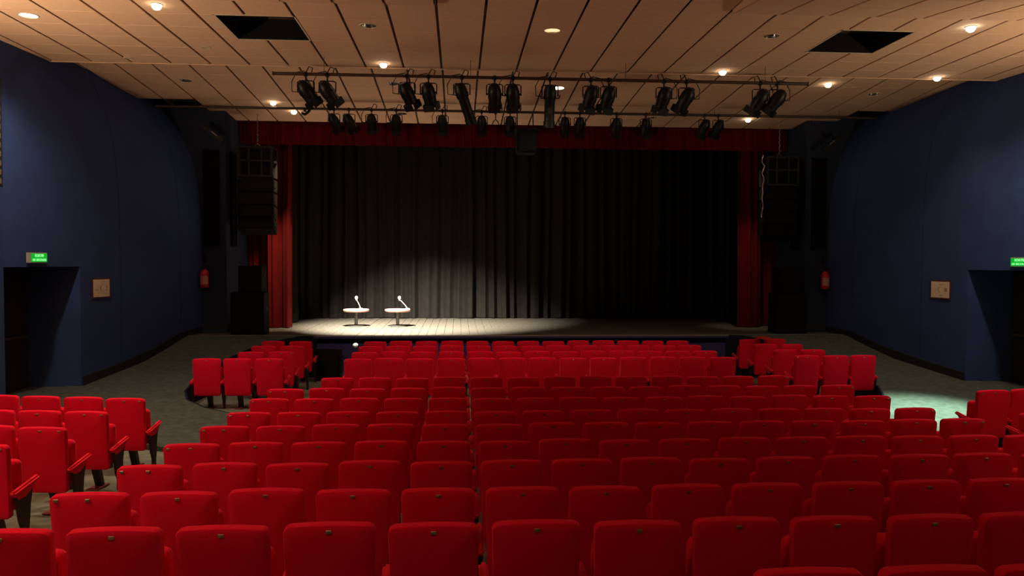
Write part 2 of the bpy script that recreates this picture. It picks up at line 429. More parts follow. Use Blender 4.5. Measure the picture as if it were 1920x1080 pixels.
def tilefield(parent, kx0, kx1, joints, zf, slope, holes, xlim, hatch=()):
    an = -math.atan(slope)
    for k in range(kx0, kx1):
        for y0, y1 in zip(joints, joints[1:]):
            x0 = max(GX0+k*GW, xlim[0]); x1 = min(GX0+(k+1)*GW, xlim[1])
            if x1-x0 < .06: continue
            rects = [(x0, x1, y0, y1)]
            for h in hatch: rects = [q for r in rects for q in subtract(r, h)]
            for (a, b, c, d) in rects:
                gl = .019 if abs(a-(GX0+k*GW)) < .01 else 0; gr = .019 if abs(b-(GX0+(k+1)*GW)) < .01 else 0
                wd = b-a-gl-gr; ln = (d-c-.009)/math.cos(an); cx = (a+gl+b-gr)/2; cy = (c+d)/2
                if wd < .04: continue
                hs = [h for h in holes if a+gl < h[0] < b-gr and c < h[1] < d]
                if hs:
                    hx, hy = hs[0]; hx = max(a+gl+.13, min(b-gr-.13, hx)); hy = max(c+.13, min(d-.13, hy))
                    hs[0][2:] = [hx, hy]
                    me = tilehole(wd, ln, hx-cx, (hy-cy)/math.cos(an), .118)
                else: me = tilemesh(wd, ln)
                link('ceiling_tile', me, CEIL, parent, (cx, cy, zf(cy)), (an, 0, 0))
# near flat section
HN = [[a, b] for a, b in HOLES_N]; HF = [[a, b] for a, b in HOLES_F]
def ceil_back(name, x0, x1, y0, y1, za, zb, holes, label):
    """dark backing just above the tiles, left open over the reflector lamps and hatches"""
    bm = BM(); v = [bm.verts.new(p) for p in ((x0, y0, za), (x1, y0, za), (x1, y1, zb), (x0, y1, zb))]; bm.faces.new(v)
    o = link(name, finish(bm, name, False), CEILBACK); tag(o, label, kind='structure'); return o
cn = ceil_back('ceiling', -7.6, 10.5, 10.55, 14.1, CZ+.30, CZ+.30, [], 'tiled ceiling over the middle of the hall')
# groove strips (dark, just above the tile gaps)
def grooves(parent, joints, zf, slope, kx0, kx1):
    an = -math.atan(slope); y0, y1 = joints[0], joints[-1]
    for k in range(kx0, kx1+1):
        xx = GX0+k*GW
        segs = [(y0, y1)]
        for h in HATCH:
            if slope == 0 and h[0] < xx < h[1]: segs = [(y0, h[2]), (h[3], y1)]
        for a, b in segs:
            mbox('groove_strip', (0, 0, 0), (.07, (b-a)/math.cos(an), .01), CEILBACK, parent, loc=(xx, (a+b)/2, zf((a+b)/2)+.031), rot=(an, 0, 0))
JN = [10.62, 11.25, 11.85, 12.45, 13.0, 13.55, 14.1]
tilefield(cn, -13, 15, JN, lambda y: CZ, 0, HN, (-7.15, 10.1), HATCH)
grooves(cn, JN, lambda y: CZ, 0, -12, 13)
mbox('ceiling_edge', (XC, 14.1+.012, CZ+.13), (17.6, .024, .28), CEIL, cn)
# raised far section sloping down to the stage
cf = ceil_back('ceiling_stage_side', -7.6, 10.5, 14.0, 19.6, fz(14.0)+.30, fz(19.6)+.30, [], 'tiled ceiling sloping down towards the stage')
JF = [14.3, 14.92, 15.5, 16.1, 16.7, 17.3, 17.9, 18.5, 19.1]
tilefield(cf, -13, 15, JF[:6], fz, FS, HF, (-7.0, mir(-7.0)))
tilefield(cf, -10, 12, JF[5:], fz, FS, HF, (-6.9, mir(-6.9)))
grooves(cf, [14.3, 19.1], fz, FS, -12, 13)
# near side parts slope down towards the camera; centre bay stays flat
cr = ceil_back('ceiling_rear', -7.6, 10.5, -4, 10.55, CZ+.30, CZ+.30, [], 'tiled ceiling over the rear rows')
NS = .125; NZ0 = 5.835
def nz(y): return NZ0 - (10.5-y)*NS if y > 6 else NZ0-4.5*NS
JR = [8.7, 9.3, 9.9, 10.5]
for (k0, k1, lim) in ((-13, -2, (-7.15, -.3)), (4, 15, (3.62, 10.1))):
    tilefield(cr, k0, k1, JR, nz, -NS, [], lim)
grooves(cr, [8.7, 10.5], nz, -NS, -12, -3); grooves(cr, [8.7, 10.5], nz, -NS, 5, 13)
for xa, xb in ((-7.15, -.3), (3.62, 10.1)):
    quadmesh('ceiling_panel', [[(xa, -4, nz(5)), (xb, -4, nz(5))], [(xa, 6.0, nz(6.01)), (xb, 6.0, nz(6.01))], [(xa, 8.7, nz(8.7)), (xb, 8.7, nz(8.7))]], CEIL, cr, False)
for xe in (-.3, 3.62):
    quadmesh('bay_side', [[(xe, 10.5, nz(10.5)), (xe, 10.5, CZ+.02)], [(xe, 6.0, nz(6.01)), (xe, 6.0, CZ+.02)], [(xe, -4, nz(5)), (xe, -4, CZ+.02)]], CEIL, cr, False)
tilefield(cr, -3, 5, [8.7, 9.4, 10.0, 10.62], lambda y: CZ, 0, [], (-.3, 3.62))
quadmesh('ceiling_panel', [[(-.3, -4, CZ), (3.62, -4, CZ)], [(-.3, 8.7, CZ), (3.62, 8.7, CZ)]], CEIL, cr, False)
# hatches: open black boxes with a thin pale frame
for i, (a0, a1, b0, b1) in enumerate(HATCH):
    h = empty('ceiling_hatch', ((a0+a1)/2, (b0+b1)/2, CZ)); W_, L_ = a1-a0, b1-b0
    bm = BM()
    box(bm, (0, 0, .50), (W_, L_, .02))
    for sx in (-1, 1): box(bm, (sx*(W_/2-.006), 0, .25), (.012, L_, .5)); box(bm, (0, sx*(L_/2-.006), .25), (W_, .012, .5))
    link('shaft', finish(bm, 'shaft', False), BLACK, h)
    bm = BM()
    for sx in (-1, 1): box(bm, (sx*(W_/2+.004), 0, .004), (.022, L_+.03, .02)); box(bm, (0, sx*(L_/2+.004), .004), (W_+.03, .022, .02))
    link('frame', finish(bm, 'hf', False), TRIM, h)
    tag(h, 'open black square hatch in the ceiling, %s of the two' % ('left' if i == 0 else 'right'), 'hatch', 'ceiling hatches')

# ------------------------------------------------------------------ ceiling lamps
def big_lamp(x, y, z, slope, lit, label):
    r = empty('reflector_downlight', (x, y, z)); r.rotation_euler = (-math.atan(slope), 0, 0)
    bm = BM(); lathe(bm, [(.135, .0), (.135, -.006), (.116, -.006), (.113, .0)], 28, cap=False); link('trim_ring', finish(bm, 'tr'), TRIM, r)
    bm = BM(); lathe(bm, [(.114, .002), (.108, .05), (.088, .11), (.05, .15), (.01, .16)], 28, cap=False); link('reflector', finish(bm, 'rf'), CHROME, r)
    if lit:
        bm = BM(); lathe(bm, [(.108, .012), (.108, .018)], 28); link('diffuser', finish(bm, 'df'), {'bright': LITBIG, 'dim': LITDIM}[lit], r)
    else:
        bm = BM(); lathe(bm, [(.034, .02), (.038, .05), (.03, .1), (.02, .15)], 14); link('bulb', finish(bm, 'bl'), BULB, r)
        bm = BM(); lathe(bm, [(.050, .105), (.056, .115), (.050, .125), (.044, .115), (.050, .105)], 20, cap=False); link('added_glow_ring', finish(bm, 'gr'), mat('added_glow', (1, .8, .6), .5, noise=.01, emit=(1.0, .78, .52), estr=2.5), r)  # emissive ring added behind the unlit bulb to brighten the reflector sides
    tag(r, label, 'ceiling lamp', 'large recessed downlights')
    return r
def hp(h): return (h[2], h[3]) if len(h) > 3 else (h[0], h[1])
(xa, ya), (xb, yb), (xc, yc), (xd, yd), (xe, ye) = [hp(h) for h in HN]
big_lamp(xa, ya, CZ, 0, 'bright', 'bright white round recessed lamp at the far left of the ceiling')
big_lamp(xb, yb, CZ, 0, None, 'dark centred round reflector lamp right of the left ceiling hatch')
big_lamp(xc, yc, CZ, 0, 'dim', 'dim warm round lamp in the middle of the near ceiling')
big_lamp(xd, yd, CZ, 0, None, 'dark centred round reflector lamp left of the right ceiling hatch')
big_lamp(xe, ye, CZ, 0, 'bright', 'bright round recessed lamp close to the right wall')
LB = ['dark centred round reflector lamp on the far ceiling beside the left wall', 'dark centred reflector lamp on the far ceiling beside the right wall', 'dark centred reflector lamp above the front lighting bar, left of centre', 'bright white round lamp just behind the front lighting bar', 'dark centred reflector lamp behind the rear lighting bar, left of centre', 'dark centred reflector lamp behind the rear lighting bar, right of centre']
for h, lb, lt in zip(HF, LB, (None, None, None, 'bright', None, None)):
    x, y = hp(h); big_lamp(x, y, fz(y), FS, lt, lb)
spot('lamp_light', (xa, ya, CZ-.02), (xa-.25, ya+.3, 0), P_BIG, WHITE, 130, .8, .1)
spot('lamp_light', (xe, ye, CZ-.02), (xe+.25, ye+.3, 0), P_BIG, WHITE, 130, .8, .1)
spot('lamp_light', (xc, yc, CZ-.02), (1.2, 15.4, .5), P_BIG*1.05, WARM, 75, .8, .1)
spot('lamp_light', (1.98, 15.9, fz(15.9)-.02), (1.98, 15.9, 0), P_BIG*.09, WHITE, 120, .8, .1)
def small_lamp(x, y, z, label, m=LIT, on=True):
    r = empty('halogen_downlight', (x, y, z))
    bm = BM(); lathe(bm, [(.075, .0), (.075, -.008), (.060, -.012), (.058, -.002)], 20, cap=False); link('trim_ring', finish(bm, 'tr'), TRIM, r)
    bm = BM(); lathe(bm, [(.059, -.004), (.062, -.018), (.056, -.045), (.036, -.068), (.010, -.076)] if on else [(.05, -.004), (.05, -.008), (.03, -.012), (.01, -.013)], 20); link('bulb', finish(bm, 'b'), m if on else COPPER, r)
    tag(r, label, 'ceiling lamp', 'small halogen downlights')
SM = [(-3.94, 10.86, 'small bright downlight at the top edge, left of the left hatch'), (-1.27, 13.78, 'small bright downlight above the left half of the front bar'),
      (4.6, 13.81, 'small bright downlight above the right half of the front bar'), (8.56, 13.92, 'small bright downlight where the near ceiling meets the right wall')]
for x, y, lb in SM: small_lamp(x, y, CZ, lb)
small_lamp(7.21, 10.95, CZ, 'small dazzling downlight at upper right, beyond the right hatch', LITCOOL)
SF = [(7.2, 15.3, 'small bright downlight beyond the right end of the front bar'), (-3.92, 17.38, 'small bright downlight just above the rear bar at left'),
      (-3.64, 18.12, 'small bright downlight just below the rear bar at left'), (6.66, 18.16, 'small bright downlight just below the rear bar at right')]
for x, y, lb in SF: small_lamp(x, y, fz(y), lb)
small_lamp(-5.45, 13.75, CZ, 'tiny unlit ceiling fitting near the left wall', on=False)
small_lamp(-3.95, 12.95, CZ, 'tiny unlit ceiling fitting below the left hatch', on=False)
for x, y, p in ((-3.94, 10.86, 2.2), (-1.27, 13.78, .8), (4.6, 13.81, .55), (8.56, 13.92, .35)): spot('lamp_light', (x, y, CZ-.09), (x, y, 0), P_SMALL*p, WARM, 95, .9)
for x, y, p in ((7.2, 15.3, .25), (-3.92, 17.38, .12)): spot('lamp_light', (x, y, fz(y)-.09), (x, y, 0), P_SMALL*p, WARM, 95, .9)
spot('lamp_light', (-3.64, 18.12, fz(18.12)-.09), (-4.45, 19.5, 1.6), P_SMALL*7, WARM, 34, .9)
spot('lamp_light', (6.66, 18.16, fz(18.16)-.09), (7.3, 19.5, 1.6), P_SMALL*1.3, WARM, 34, .9)
spot('lamp_light', (7.21, 10.95, CZ-.09), (7.5, 12.1, .15), P_GREEN, (.66, 1.0, .76), 28, 1.0, .2)
# assumed fill downlights over the rear rows, unseen (above and behind the frame)
for x, y, p in ((-4.6, 7.6, .9), (-4.6, 4.2, 1.2), (7.4, 7.6, .6), (7.4, 4.2, .7), (-1.4, 2.2, .25), (4.4, 2.2, .15)):
    z = nz(y) if (x < -.3 or x > 3.62) else CZ
    small_lamp(x, y, z, 'assumed unseen fill downlight over the rear rows, %s' % {(-4.6, 7.6): 'left side, nearer the stage', (-4.6, 4.2): 'left side, nearer the back', (7.4, 7.6): 'right side, nearer the stage', (7.4, 4.2): 'right side, nearer the back', (-1.4, 2.2): 'left of the middle', (4.4, 2.2): 'right of the middle'}[(x, y)])
    spot('lamp_light', (x, y, z-.09), (x, y, 0), P_REAR*p, WARM, 110, .9)
# wall uplights beside the rear rows; the two rear pairs are added fill
for s in ('left', 'right'):
    x = -6.86 if s == 'left' else mir(-6.86)
    dx = 1 if s == 'left' else -1
    for yu, pos, ku in ((9.2, 'nearest the stage', .85), (5.0, 'added fill in the middle', .9), (.8, 'added fill nearest the back', .8)):
        r = empty('wall_uplight', (x, yu, 3.4))
        bm = BM(); lathe(bm, [(.03, 0), (.11, .05), (.14, .14), (.13, .14), (.10, .06)], 20, cap=False); link('bowl', finish(bm, 'bowl'), TRIM, r, (dx*.10, 0, 0))
        mbox('bracket', (-dx*.04, 0, .06), (.1, .08, .12), TRIM, r, .01)
        bm = BM(); lathe(bm, [(.02, .06), (.05, .09), (.02, .12)], 12); link('bulb', finish(bm, 'ub'), LIT, r, (dx*.10, 0, 0))
        tag(r, 'bowl shaped uplight on the %s wall, %s' % (s, pos), 'wall lamp', 'wall uplights')
        spot('uplight', (x+dx*.16, yu, 3.58), (x+dx*1.9, yu+(1.7 if yu > 9 else .3), 5.9), P_SCONCE*ku*(1.15 if s == 'left' else (.95 if yu > 9 else .35)), WARM, 125, .9, .12)

# ------------------------------------------------------------------ seats
def rrect(w0, w1, h, r, arch, n=5):
    """outline (x,z): bottom width w0, top width w1, height h"""
    pts = []
    for cx, cz, a0, ww in ((1, h-r, 0, w1), (-1, h-r, 90, w1), (-1, r, 180, w0), (1, r, 270, w0)):
        for i in range(n+1):
            a = math.radians(a0 + 90*i/n)
            pts.append((cx*(ww/2-r) + r*math.cos(a), cz + r*math.sin(a)))
        if a0 == 0:
            for t in (.5, 0, -.5): pts.append((t*(w1/2-r), h))
    out = []
    for x, z in pts:
        k = z/h; out.append((x, z + (arch*(1-(2*x/w1)**2) if z > h*.8 else 0)))
    return out
def pillow(bm, outl, t, ins, M, bulge=.016):
    allv = []
    cz = sum(p[1] for p in outl)/len(outl); hw = max(p[0] for p in outl); hh = max(p[1] for p in outl)/2
    rings = []
    for i, y in ((2.6*ins, -.002), (1.0*ins, .004), (.3*ins, ins*.7), (0, ins*1.6), (0, t-ins*1.6), (.3*ins, t-ins*.7), (1.0*ins, t-.004), (2.6*ins, t+.002)):
        rings.append([bm.verts.new((x*(1-i/hw), y, cz+(z-cz)*(1-i/hh))) for x, z in outl])
    n = len(outl)
    for a, b in zip(rings, rings[1:]):
        for i in range(n): bm.faces.new((a[i], a[(i+1) % n], b[(i+1) % n], b[i]))
    for ring, sg in ((rings[0], -1), (rings[-1], 1)):
        prev = ring
        for q in (.78, .5, .22):
            cur = [bm.verts.new((v.co.x*q, v.co.y + sg*bulge*(1-q*q), cz+(v.co.z-cz)*q)) for v in ring]
            for i in range(n): bm.faces.new((prev[i], prev[(i+1) % n], cur[(i+1) % n], cur[i]))
            prev = cur; allv.extend(cur)
        bm.faces.new(prev)
    bmesh.ops.transform(bm, matrix=M, verts=[v for r in rings for v in r] + allv)
TILT = math.radians(5)
RB = Matrix.Translation((0, .075, .235)) @ Matrix.Rotation(TILT, 4, 'X')
SM_ = {}
bm = BM(); pillow(bm, rrect(.435, .462, .635, .035, .010), .075, .012, RB); SM_['back'] = finish(bm, 'seat_back')
RP = Matrix.Translation((0, .19, .285)) @ Matrix.Rotation(math.radians(4), 4, 'X')
bm = BM(); pillow(bm, rrect(.43, .43, .43, .045, 0), .105, .022, RP); SM_['pan'] = finish(bm, 'seat_pan')
def plate_mesh(px):
    bm = BM(); box(bm, (px, -.006, .612), (.030, .006, .019), .002, seg=1); bmesh.ops.transform(bm, matrix=RB, verts=bm.verts); return finish(bm, 'number_plate', False)
SM_['plate'] = plate_mesh(0); SM_['plateL'] = plate_mesh(-.185); SM_['plateR'] = plate_mesh(.185)
def arm(px):
    bm = BM()
    ang = math.atan2(.07, .38)
    box(bm, (px, .22, .497), (.056, .37, .040), .016, Matrix.Rotation(ang, 3, 'X'), 3)
    prism(bm, [(.06, .465), (.35, .512), (.31, .47), (.20, .41), (.10, .41)], .040, Matrix.Translation((px-.02, 0, 0)) @ Matrix(((0, 0, 1, 0), (1, 0, 0, 0), (0, 1, 0, 0), (0, 0, 0, 1))))
    a = finish(bm, 'armrest')
    bm = BM(); MM = Matrix.Translation((px-.016, 0, 0)) @ Matrix(((0, 0, 1, 0), (1, 0, 0, 0), (0, 1, 0, 0), (0, 0, 0, 1)))
    prism(bm, [(.08, .455), (.31, .49), (.27, .33), (.25, .14), (.24, .12), (.245, -.06), (.185, -.06), (.18, .12), (.14, .20)], .032, MM)
    return a, finish(bm, 'armrest_support', False)
SM_['armL'], SM_['supL'] = arm(-.265); SM_['armR'], SM_['supR'] = arm(.265)
bm = BM()
a = [bm.verts.new((sx*.042, y, .34)) for sx, y in ((-1, .15), (1, .15), (1, .225), (-1, .225))]
b = [bm.verts.new((sx*.036, y, -.06)) for sx, y in ((-1, .30), (1, .30), (1, .36), (-1, .36))]
bm.faces.new(a); bm.faces.new(list(reversed(b)))
for i in range(4): bm.faces.new((a[i], a[(i+1) % 4], b[(i+1) % 4], b[i]))
SM_['leg'] = finish(bm, 'leg', False)
bm = BM(); box(bm, (0, .26, .008), (.13, .26, .016), .004, seg=1); SM_['foot'] = finish(bm, 'foot', False)
for k, m in (('back', RED), ('pan', RED), ('plate', PLATE), ('plateL', PLATE), ('plateR', PLATE), ('armL', REDPAD), ('armR', REDPAD), ('supL', DARKRED), ('supR', DARKRED), ('leg', LEGM), ('foot', FOOTM)):
    SM_[k].materials.append(m)
rs = random.Random(4)
def seat(x, y, z, label, group, rz=0, endL=False, endR=False, armR=False, armL=True):
    r = empty('theatre_seat', (x, y, z), rz + math.radians(rs.uniform(-1.2, 1.2)))
    tilt = math.radians(rs.uniform(-1.0, 1.0)); dz = rs.uniform(-.008, .008)
    bk = link('backrest', SM_['back'], None, r, (0, 0, dz), (tilt, 0, math.radians(rs.uniform(-.6, .6))))
    link('number_plate', SM_['plate'], None, bk)
    if endL: link('number_plate', SM_['plateL'], None, bk)
    if endR: link('number_plate', SM_['plateR'], None, bk)
    link('seat_cushion', SM_['pan'], None, r, (0, rs.uniform(0, .012), 0))
    if armL: link('armrest', SM_['armL'], None, r); link('armrest_support', SM_['supL'], None, r)
    if armR: link('armrest', SM_['armR'], None, r); link('armrest_support', SM_['supR'], None, r)
    link('leg', SM_['leg'], None, r); link('foot_plate', SM_['foot'], None, r)
    tag(r, label, 'theatre seat', group)
PITCH = .53; X0 = -.122
ROWS = [(3.15, 1.262), (4.03, 1.196), (4.94, 1.118), (5.91, 1.046), (6.82, .989), (7.77, .942), (8.65, .901), (9.59, .885), (10.5, .87), (11.42, .87), (13.7, .87), (14.69, .87), (15.69, .87), (16.61, .87)]
RN = ['row cut off by the bottom edge', 'nearest full centre row', 'second nearest centre row', 'third nearest centre row', 'fourth nearest centre row', 'fifth nearest centre row', 'sixth nearest centre row', 'seventh nearest centre row', 'eighth nearest centre row', 'ninth nearest centre row', 'fourth centre row from the stage', 'third centre row from the stage', 'second centre row from the stage', 'centre front row before the stage']
for i, (y, zt) in enumerate(ROWS):
    if i == 0: cols = range(3, 6)
    elif i <= 8: cols = range(-4, 11)
    else: cols = range(-3, 10)
    cols = list(cols)
    for j, c in enumerate(cols):
        lb = 'red theatre seat, %s from left in the %s' % (ORD[j+1], RN[i])
        seat(X0+c*PITCH, y, zt-.875, lb, 'seats of the centre block', endL=(j == 0 and i > 0), endR=(c == cols[-1] and i > 0), armR=(c == cols[-1]))
# groups either side of the centre block in the sunken area
for s, f in (('left', lambda x: x), ('right', mir)):
    for (y, xs, nm) in ((13.7, (-3.19, -3.73, -4.23), 'nearest row'), (14.69, (-3.21, -3.75), 'second nearest row'), (15.69, (-3.22, -3.76), 'third nearest row'), (16.65, (-3.24, -3.79), 'row closest to the stage')):
        for j, x in enumerate(xs):
            xx = f(x) + (.12 if s == 'right' else 0)*(1 if True else 0)
            yy = y if s == 'left' else y+.16
            pos = ('aisle seat' if j == 0 else ('outermost seat' if j == len(xs)-1 else 'middle seat'))
            first = (j == 0)
            seat(xx, yy, 0, 'red theatre seat, %s in the %s, small %s group' % (pos, nm, s), 'seats of the small %s group' % s,
                 endL=(first and s == 'right'), endR=(first and s == 'left'), armR=(first if s == 'left' else True), armL=(True if s == 'left' else first))
# angled side blocks
SB = [(9.74, (-3.97, -4.50, -5.03, -5.55)), (8.78, (-3.985, -4.515, -5.045, -5.565)), (7.82, (-3.97, -4.50, -5.03)), (6.84, (-3.97, -4.50))]
BN = ['front row', 'second row', 'third row', 'fourth row']
for s, f in (('left', lambda x: x), ('right', mir)):
    for i, (y, xs) in enumerate(SB):
        if s == 'right' and i > 1: continue
        for j, x in enumerate(xs):
            if s == 'right' and j > 1: continue
            yy = y + .085*j + (.15 if s == 'right' else 0); rz = math.radians(5)*(-1 if s == 'left' else 1)*1.0
            first = (j == 0)
            seat(f(x) + (0 if s == 'left' else .07), yy, f0(yy), 'red theatre seat, %s from the aisle, %s of the %s side block' % (ORD[j+1], BN[i], s), 'seats of the %s side block' % s,
                 rz=rz, endL=(first and s == 'right'), endR=(first and s == 'left'), armR=(first if s == 'left' else True), armL=(True if s == 'left' else first))
# glossy red cover lying on one seat back in the right group
bm = BM()
rr = random.Random(2)
rows = []
for i in range(9):
    t = i/8
    rows.append([(-.15+.3*k/6 + rr.uniform(-.01, .01), -.05+.16*t + rr.uniform(-.008, .008), .02*math.sin(9*t+k) + .045*math.sin(math.pi*t) + rr.uniform(-.008, .008)) for k in range(7)])
V = [[bm.verts.new(p) for p in r] for r in rows]
for a, b in zip(V, V[1:]):
    for k in range(6): bm.faces.new((a[k], a[k+1], b[k+1], b[k]))
bmesh.ops.solidify(bm, geom=bm.faces[:], thickness=.006)
tag(link('red_cover', finish(bm, 'cover'), mat('glossy_red', (.7, .03, .01), .18, noise=.1), None, (mir(-3.6), 16.75, .885)), 'small crumpled glossy red cover on a seat back in the right group', 'cover')

# ------------------------------------------------------------------ box and fitting against the stage front
sbx = empty('speaker_box', (-2.76, 17.22, 0))
mbox('cabinet', (0, 0, .32), (.54, .40, .64), SPKM, sbx, .012); mbox('top_rim', (0, -.2, .632), (.54, .02, .02), GREYM, sbx, .004); mbox('grille', (0, -.205, .31), (.47, .012, .54), BLACK, sbx, .004)
tag(sbx, 'black box loudspeaker on the floor against the stage front', 'loudspeaker')
ft = empty('wall_fitting', (-2.23, STY-.03, .70)); bm = BM(); lathe(bm, [(.05, -.02), (.055, .0), (.03, .03), (.005, .034)], 18, M=Matrix.Rotation(math.radians(65), 4, 'X')); link('cap', finish(bm, 'cap'), WHITEM, ft); mbox('base', (0, .015, 0), (.07, .03, .07), GREYM, ft, .006)
tag(ft, 'small white round fitting on the blue stage front', 'fitting')

# ------------------------------------------------------------------ tables and microphones on the stage
def table(x, y, label):
    r = empty('cocktail_table', (x, y, STZ+.004))
    bm = BM(); lathe(bm, [(.20, 0), (.205, .008), (.19, .016), (.07, .026), (.035, .05)], 28); link('base', finish(bm, 'tb'), TABLEL, r)
    bm = BM(); lathe(bm, [(.042, .03), (.042, .38)], 16); link('column', finish(bm, 'tc'), TABLEL, r)
    bm = BM(); lathe(bm, [(.06, .345), (.24, .355), (.300, .365), (.315, .385), (.315, .412), (.305, .424)], 36); link('top', finish(bm, 'tt'), TABLEM, r)
    tag(r, label, 'table', 'low tables on the stage')
def mic(x, y, dx, label):
    r = empty('microphone', (x, y, STZ+.004+.425))
    bm = BM(); lathe(bm, [(.055, 0), (.055, .012), (.03, .02)], 18); link('base', finish(bm, 'mb'), MICM, r)
    pts = [(0, 0, .01), (-dx*.25, 0, .08), (-dx*.6, -.01, .16), (-dx*.9, -.02, .22), (-dx, -.025, .24)]
    bm = BM(); tube(bm, pts, .009, 8); link('gooseneck', finish(bm, 'mg'), MICM, r)
    bm = BM(); lathe(bm, [(.012, -.05), (.022, -.03), (.036, 0), (.040, .02), (.034, .045), (.012, .06)], 16, M=Matrix.Translation((-dx, -.025, .26))); link('head', finish(bm, 'mh'), MICM, r)
    tag(r, label, 'microphone', 'microphones on the stage tables')
table(-2.52, 20.0, 'left low round table in the stage spotlight'); table(-1.50, 20.0, 'right low round table in the stage spotlight')
mic(-2.42, 20.08, .10, 'slim microphone bending up from the left stage table'); mic(-1.26, 20.08, .20, 'slim microphone bending up from the right stage table')

# ------------------------------------------------------------------ lighting bars and stage lamps
def bar(y, z, x0, x1, label, zc, drops):
    r = empty('lighting_bar', (0, y, z))
    bm = BM(); tube(bm, [(x0, 0, 0), (x1, 0, 0)], .027, 12); link('tube', finish(bm, 'lb'), STEELD, r)
    for x in drops:
        bm = BM(); tube(bm, [(x, 0, 0), (x, 0, zc-z-.005)], .004, 6); link('drop_rod', finish(bm, 'dr'), STEELD, r)
    for x in (x0, x1): mbox('end_cap', (x, 0, 0), (.02, .06, .06), STEELD, r, .004)
    tag(r, label, 'lighting bar', 'lighting bars')
B1Y, B1Z = 13.4, 5.59; B2Y, B2Z = 17.3, 5.75
def px_x(px, Y):            # picture column to hall x at distance Y
    a = math.atan((px-960)/1500) + math.radians(3.8516); return Y*math.tan(a)
bar(B1Y, B1Z, px_x(514, B1Y), px_x(1508, B1Y), 'long dark pipe of the front lighting bar below the ceiling', CZ, [-2.2, .2, 2.8, 5.2])
bar(B2Y, B2Z, -6.3, mir(-6.3), 'long dark pipe of the rear lighting bar before the stage opening', fz(B2Y), [-5.5, -2.9, .2, 2.8, 5.6, 8.4])
def stage_lamp(x, y, z, kind, lean, fwd, label, group, scale=1.0, loop=True):
    r = empty('stage_spotlight', (x, y, z)); s = scale
    bm = BM(); box(bm, (0, 0, -.005), (.055*s, .075, .075), .008); box(bm, (0, 0, -.07*s), (.022*s, .022*s, .09*s)); link('clamp', finish(bm, 'cl'), BLACKM, r)
    hw = .135*s; dz = -.11*s; pv = -.27*s
    bm = BM(); tube(bm, [(-hw, 0, pv-.02), (-hw, 0, dz-.02*s), (-hw+.03*s, 0, dz), (hw-.03*s, 0, dz), (hw, 0, dz-.02*s), (hw, 0, pv-.02)], .010*s, 6); link('yoke', finish(bm, 'yk'), BLACKM, r)
    # body hangs from the yoke pivot; local -z is the beam direction
    if kind == 'profile':
        prof = [(.05, .17), (.085, .15), (.105, .06), (.105, -.06), (.088, -.08), (.086, -.42), (.098, -.43), (.098, -.53), (.080, -.53)]
    else:
        prof = [(.055, .17), (.090, .13), (.112, .05), (.115, -.06), (.105, -.10), (.108, -.19), (.090, -.19)]
    prof = [(a*s, b*s) for a, b in prof]
    M = Matrix.Rotation(math.radians(fwd), 4, 'X') @ Matrix.Rotation(0, 4, 'Z')
    b = empty_body = None
    bm = BM(); lathe(bm, prof, 16, M=None)
    body = link('body', finish(bm, 'body'), BLACKM, r, (0, 0, pv))
    body.rotation_euler = Vector((math.sin(math.radians(lean))*-1, -math.sin(math.radians(fwd)), math.cos(math.radians(fwd)))).to_track_quat('Z', 'Y').to_euler()
    if kind == 'profile':
        bm = BM()
        for sx in (-1, 1): tube(bm, [(sx*.09*s, 0, -.05*s), (sx*.15*s, 0, -.05*s), (sx*.17*s, 0, 0)], .012*s, 6)
        link('shutter_handles', finish(bm, 'sh'), BLACKM, body)
        mbox('lens_band', (0, -.088*s, -.25*s), (.05*s, .01, .10*s), GREYM, body, .003)
    else:
        bm = BM()
        for a in range(4):
            R_ = Matrix.Rotation(math.pi/2*a, 3, 'Z')
            box(bm, R_ @ Vector((0, .112*s, -.235*s)), ((.19*s, .006, .11*s)), 0, R_)
        link('barn_doors', finish(bm, 'bd', False), BLACKM, body)
        bm = BM(); box(bm, (0, -.118*s, .0), (.05*s, .016, .07*s), .004); box(bm, (.122*s, 0, 0), (.03*s, .03, .03), .006); box(bm, (-.122*s, 0, 0), (.03*s, .03, .03), .006); link('knobs', finish(bm, 'kn'), BLACKM, body)
    if loop:
        bm = BM(); sg = -1 if lean >= 0 else 1
        tube(bm, [(sg*.02, .0, .05), (sg*.16*s, .03, .03), (sg*.24*s, .05, -.12*s), (sg*.23*s, .03, -.28*s), (sg*.10*s, .0, -.30*s)], .008, 6)
        tube(bm, [(-sg*.0, 0, .03), (-sg*.05, 0, .12), (-sg*.11, 0, .10), (-sg*.09, 0, .02)], .009, 6)
        link('cable', finish(bm, 'cb'), BLACKM, r)
    tag(r, label, 'stage light', group)
L1 = [(575, 'pc', 34), (615, 'pc', 34), (763, 'pc', 24), (803, 'pc', 12), (865, 'profile', 20), (926, 'pc', 4), (960, 'pc', 6), (1029, 'profile', 0), (1105, 'pc', -12), (1138, 'pc', -12), (1241, 'pc', -10), (1283, 'pc', -24), (1420, 'pc', -26), (1452, 'pc', -36)]
for i, (px, kd, ln) in enumerate(L1):
    stage_lamp(px_x(px, B1Y), B1Y, B1Z, kd, ln, (14 if kd == 'profile' else 28), ('long black profile spotlight' if kd == 'profile' else 'black theatre spotlight') + ' on the front lighting bar, %s from the left' % ORD[i+1], 'spotlights on the front bar', loop=(i not in (5, 9)))
L2 = [(627, 'pc', 26), (655, 'pc', 26), (697, 'pc', 2), (743, 'pc', 0), (829, 'pc', 6), (902, 'pc', 0), (955, 'pc', 6), (1057, 'pc', 0), (1085, 'pc', 0), (1153, 'pc', 0), (1208, 'pc', 0), (1317, 'pc', -18), (1343, 'pc', -20)]
